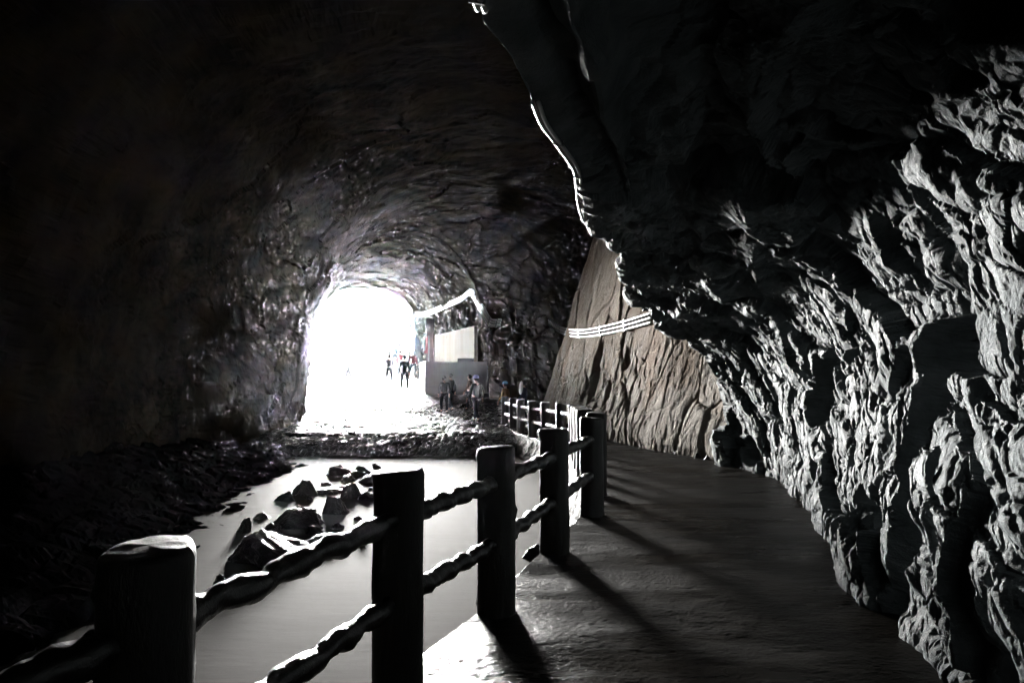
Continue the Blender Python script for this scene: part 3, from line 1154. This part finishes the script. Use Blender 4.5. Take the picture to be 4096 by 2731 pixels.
GP_ = 'visitors walking through the cave'
person('person in a dark suit walking away in the middle of the path to the mouth', 1617, 1420, 1563, R(-5), (.022, .025, .035), (.02, .022, .03), (.01, .01, .01), .10, 0, .09, group=GP_)
person('person with arms held out, leftmost of the group before the bright mouth', 1556, 1419, 1530, R(5), (.03, .035, .05), (.03, .035, .05), (.012, .01, .01), .16, .05, .10, group=GP_)
person('person in a red top and dark trousers walking out beside the dark-suited person', 1603, 1400, 1506, R(0), (.35, .04, .06), (.03, .035, .05), (.012, .01, .01), .22, 0, .09, group=GP_)
person('person in a dull dark red jacket striding with legs apart before the concrete block', 1652, 1402, 1516, R(0), (.16, .03, .045), (.02, .025, .04), (.02, .012, .01), .12, 0, .19, group=GP_)
person('small dark child close against the left face of the concrete block', 1678, 1446, 1528, R(0), (.02, .022, .03), (.02, .022, .03), (.01, .01, .01), .1, 0, .08, group=GP_)
person('person in faded grey, left of the three high up in the glare beyond the mouth', 1562, 1362, 1452, R(10), (.05, .055, .06), (.04, .045, .05), (.02, .02, .02), .15, 0, .09, group=GP_)
person('person carrying a shoulder bag, right of the three in the glare beyond the mouth', 1592, 1356, 1444, R(-10), (.05, .05, .06), (.04, .04, .05), (.02, .02, .02), .15, 0, .09, group=GP_)
person('person in blue, lowest of the three in the glare beyond the mouth', 1580, 1376, 1468, R(0), (.03, .05, .09), (.03, .04, .06), (.02, .02, .02), .12, 0, .09, group=GP_)
person('lone faint person in the middle of the overexposed cave mouth', 1393, 1440, 1528, R(0), (.05, .055, .06), (.04, .045, .05), (.02, .02, .02), .22, 0, .08, group=GP_)
person('dark person standing with legs apart, nearer of the pair on the cobbles', 1776, 1504, 1652, R(20), (.018, .022, .03), (.016, .02, .028), (.01, .01, .012), .18, 0, .13, group=GP_)
person('person half hidden behind the nearer dark person of the pair on the cobbles', 1803, 1495, 1643, R(60), (.035, .04, .045), (.02, .026, .035), (.01, .01, .012), .2, 0, .10, group=GP_)
person('person in a light brown jacket walking left behind the capped striding person', 1878, 1499, 1640, R(75), (.15, .11, .085), (.02, .026, .04), (.012, .01, .01), .2, .05, .09, group=GP_)
person('person in a pale blue cap striding across the cobbles in dark clothes', 1905, 1503, 1688, R(40), (.022, .03, .03), (.016, .02, .035), (.01, .01, .012), .32, .05, .10, hat=(.30, .30, .55), group=GP_)
person('person in a mustard jacket and light blue cap behind the far end of the fence', 2022, 1527, 1700, R(60), (.20, .11, .03), (.03, .03, .035), (.01, .01, .012), .15, .1, .09, hat=(.10, .28, .42), dep=28.2, group=GP_)
person('person in dark blue with a pale bag behind the far fence beside the brown wall', 2096, 1522, 1700, R(70), (.03, .035, .06), (.02, .022, .035), (.01, .01, .012), .15, .1, .09, dep=28.0, group=GP_)

# pale bag carried by the last one, and an orange strap
bp = at(2084, 1552, 27.75)
bmx = bmesh.new()
bmesh.ops.create_uvsphere(bmx, u_segments=16, v_segments=12, radius=1)
for v in bmx.verts:
    v.co = Vector((v.co.x * .075 + .02 * v.co.z, v.co.y * .06, v.co.z * .27 * (1 if v.co.z > 0 else .9)))
me = bpy.data.meshes.new('carrier_bag')
bmx.to_mesh(me)
bmx.free()
me.materials.append(material('bag', (.55, .53, .5), .6, .3, (.7, .68, .64), 6))
bag = bpy.data.objects.new('carrier_bag', me)
bag.location = bp
COL.objects.link(bag)
tag(bag, 'long pale bag carried by the dark blue person behind the far fence', 'bag')

# ------------------------------------------------------------------ thin haze added to imitate lens bloom and veiling glare at the mouth
def haze_box(x0, x1, y0, y1, z0, z1, density):
    V = [(x, y, z) for x in (x0, x1) for y in (y0, y1) for z in (z0, z1)]
    Fc = [(0, 1, 3, 2), (4, 6, 7, 5), (0, 4, 5, 1), (2, 3, 7, 6), (0, 2, 6, 4), (1, 5, 7, 3)]
    m = bpy.data.materials.new('bloom_haze')
    m.use_nodes = True
    nt = m.node_tree
    nt.nodes.clear()
    out = nt.nodes.new('ShaderNodeOutputMaterial')
    pv = nt.nodes.new('ShaderNodeVolumePrincipled')
    pv.inputs['Color'].default_value = (.9, .93, 1.0, 1)
    pv.inputs['Density'].default_value = density
    pv.inputs['Anisotropy'].default_value = .9
    nt.links.new(pv.outputs[0], out.inputs['Volume'])
    o = new_mesh('haze', V, Fc, m)
    o['kind'] = 'stuff'
    return o


haze_box(-950, 950, -17, 950, -4, 14, .00008)
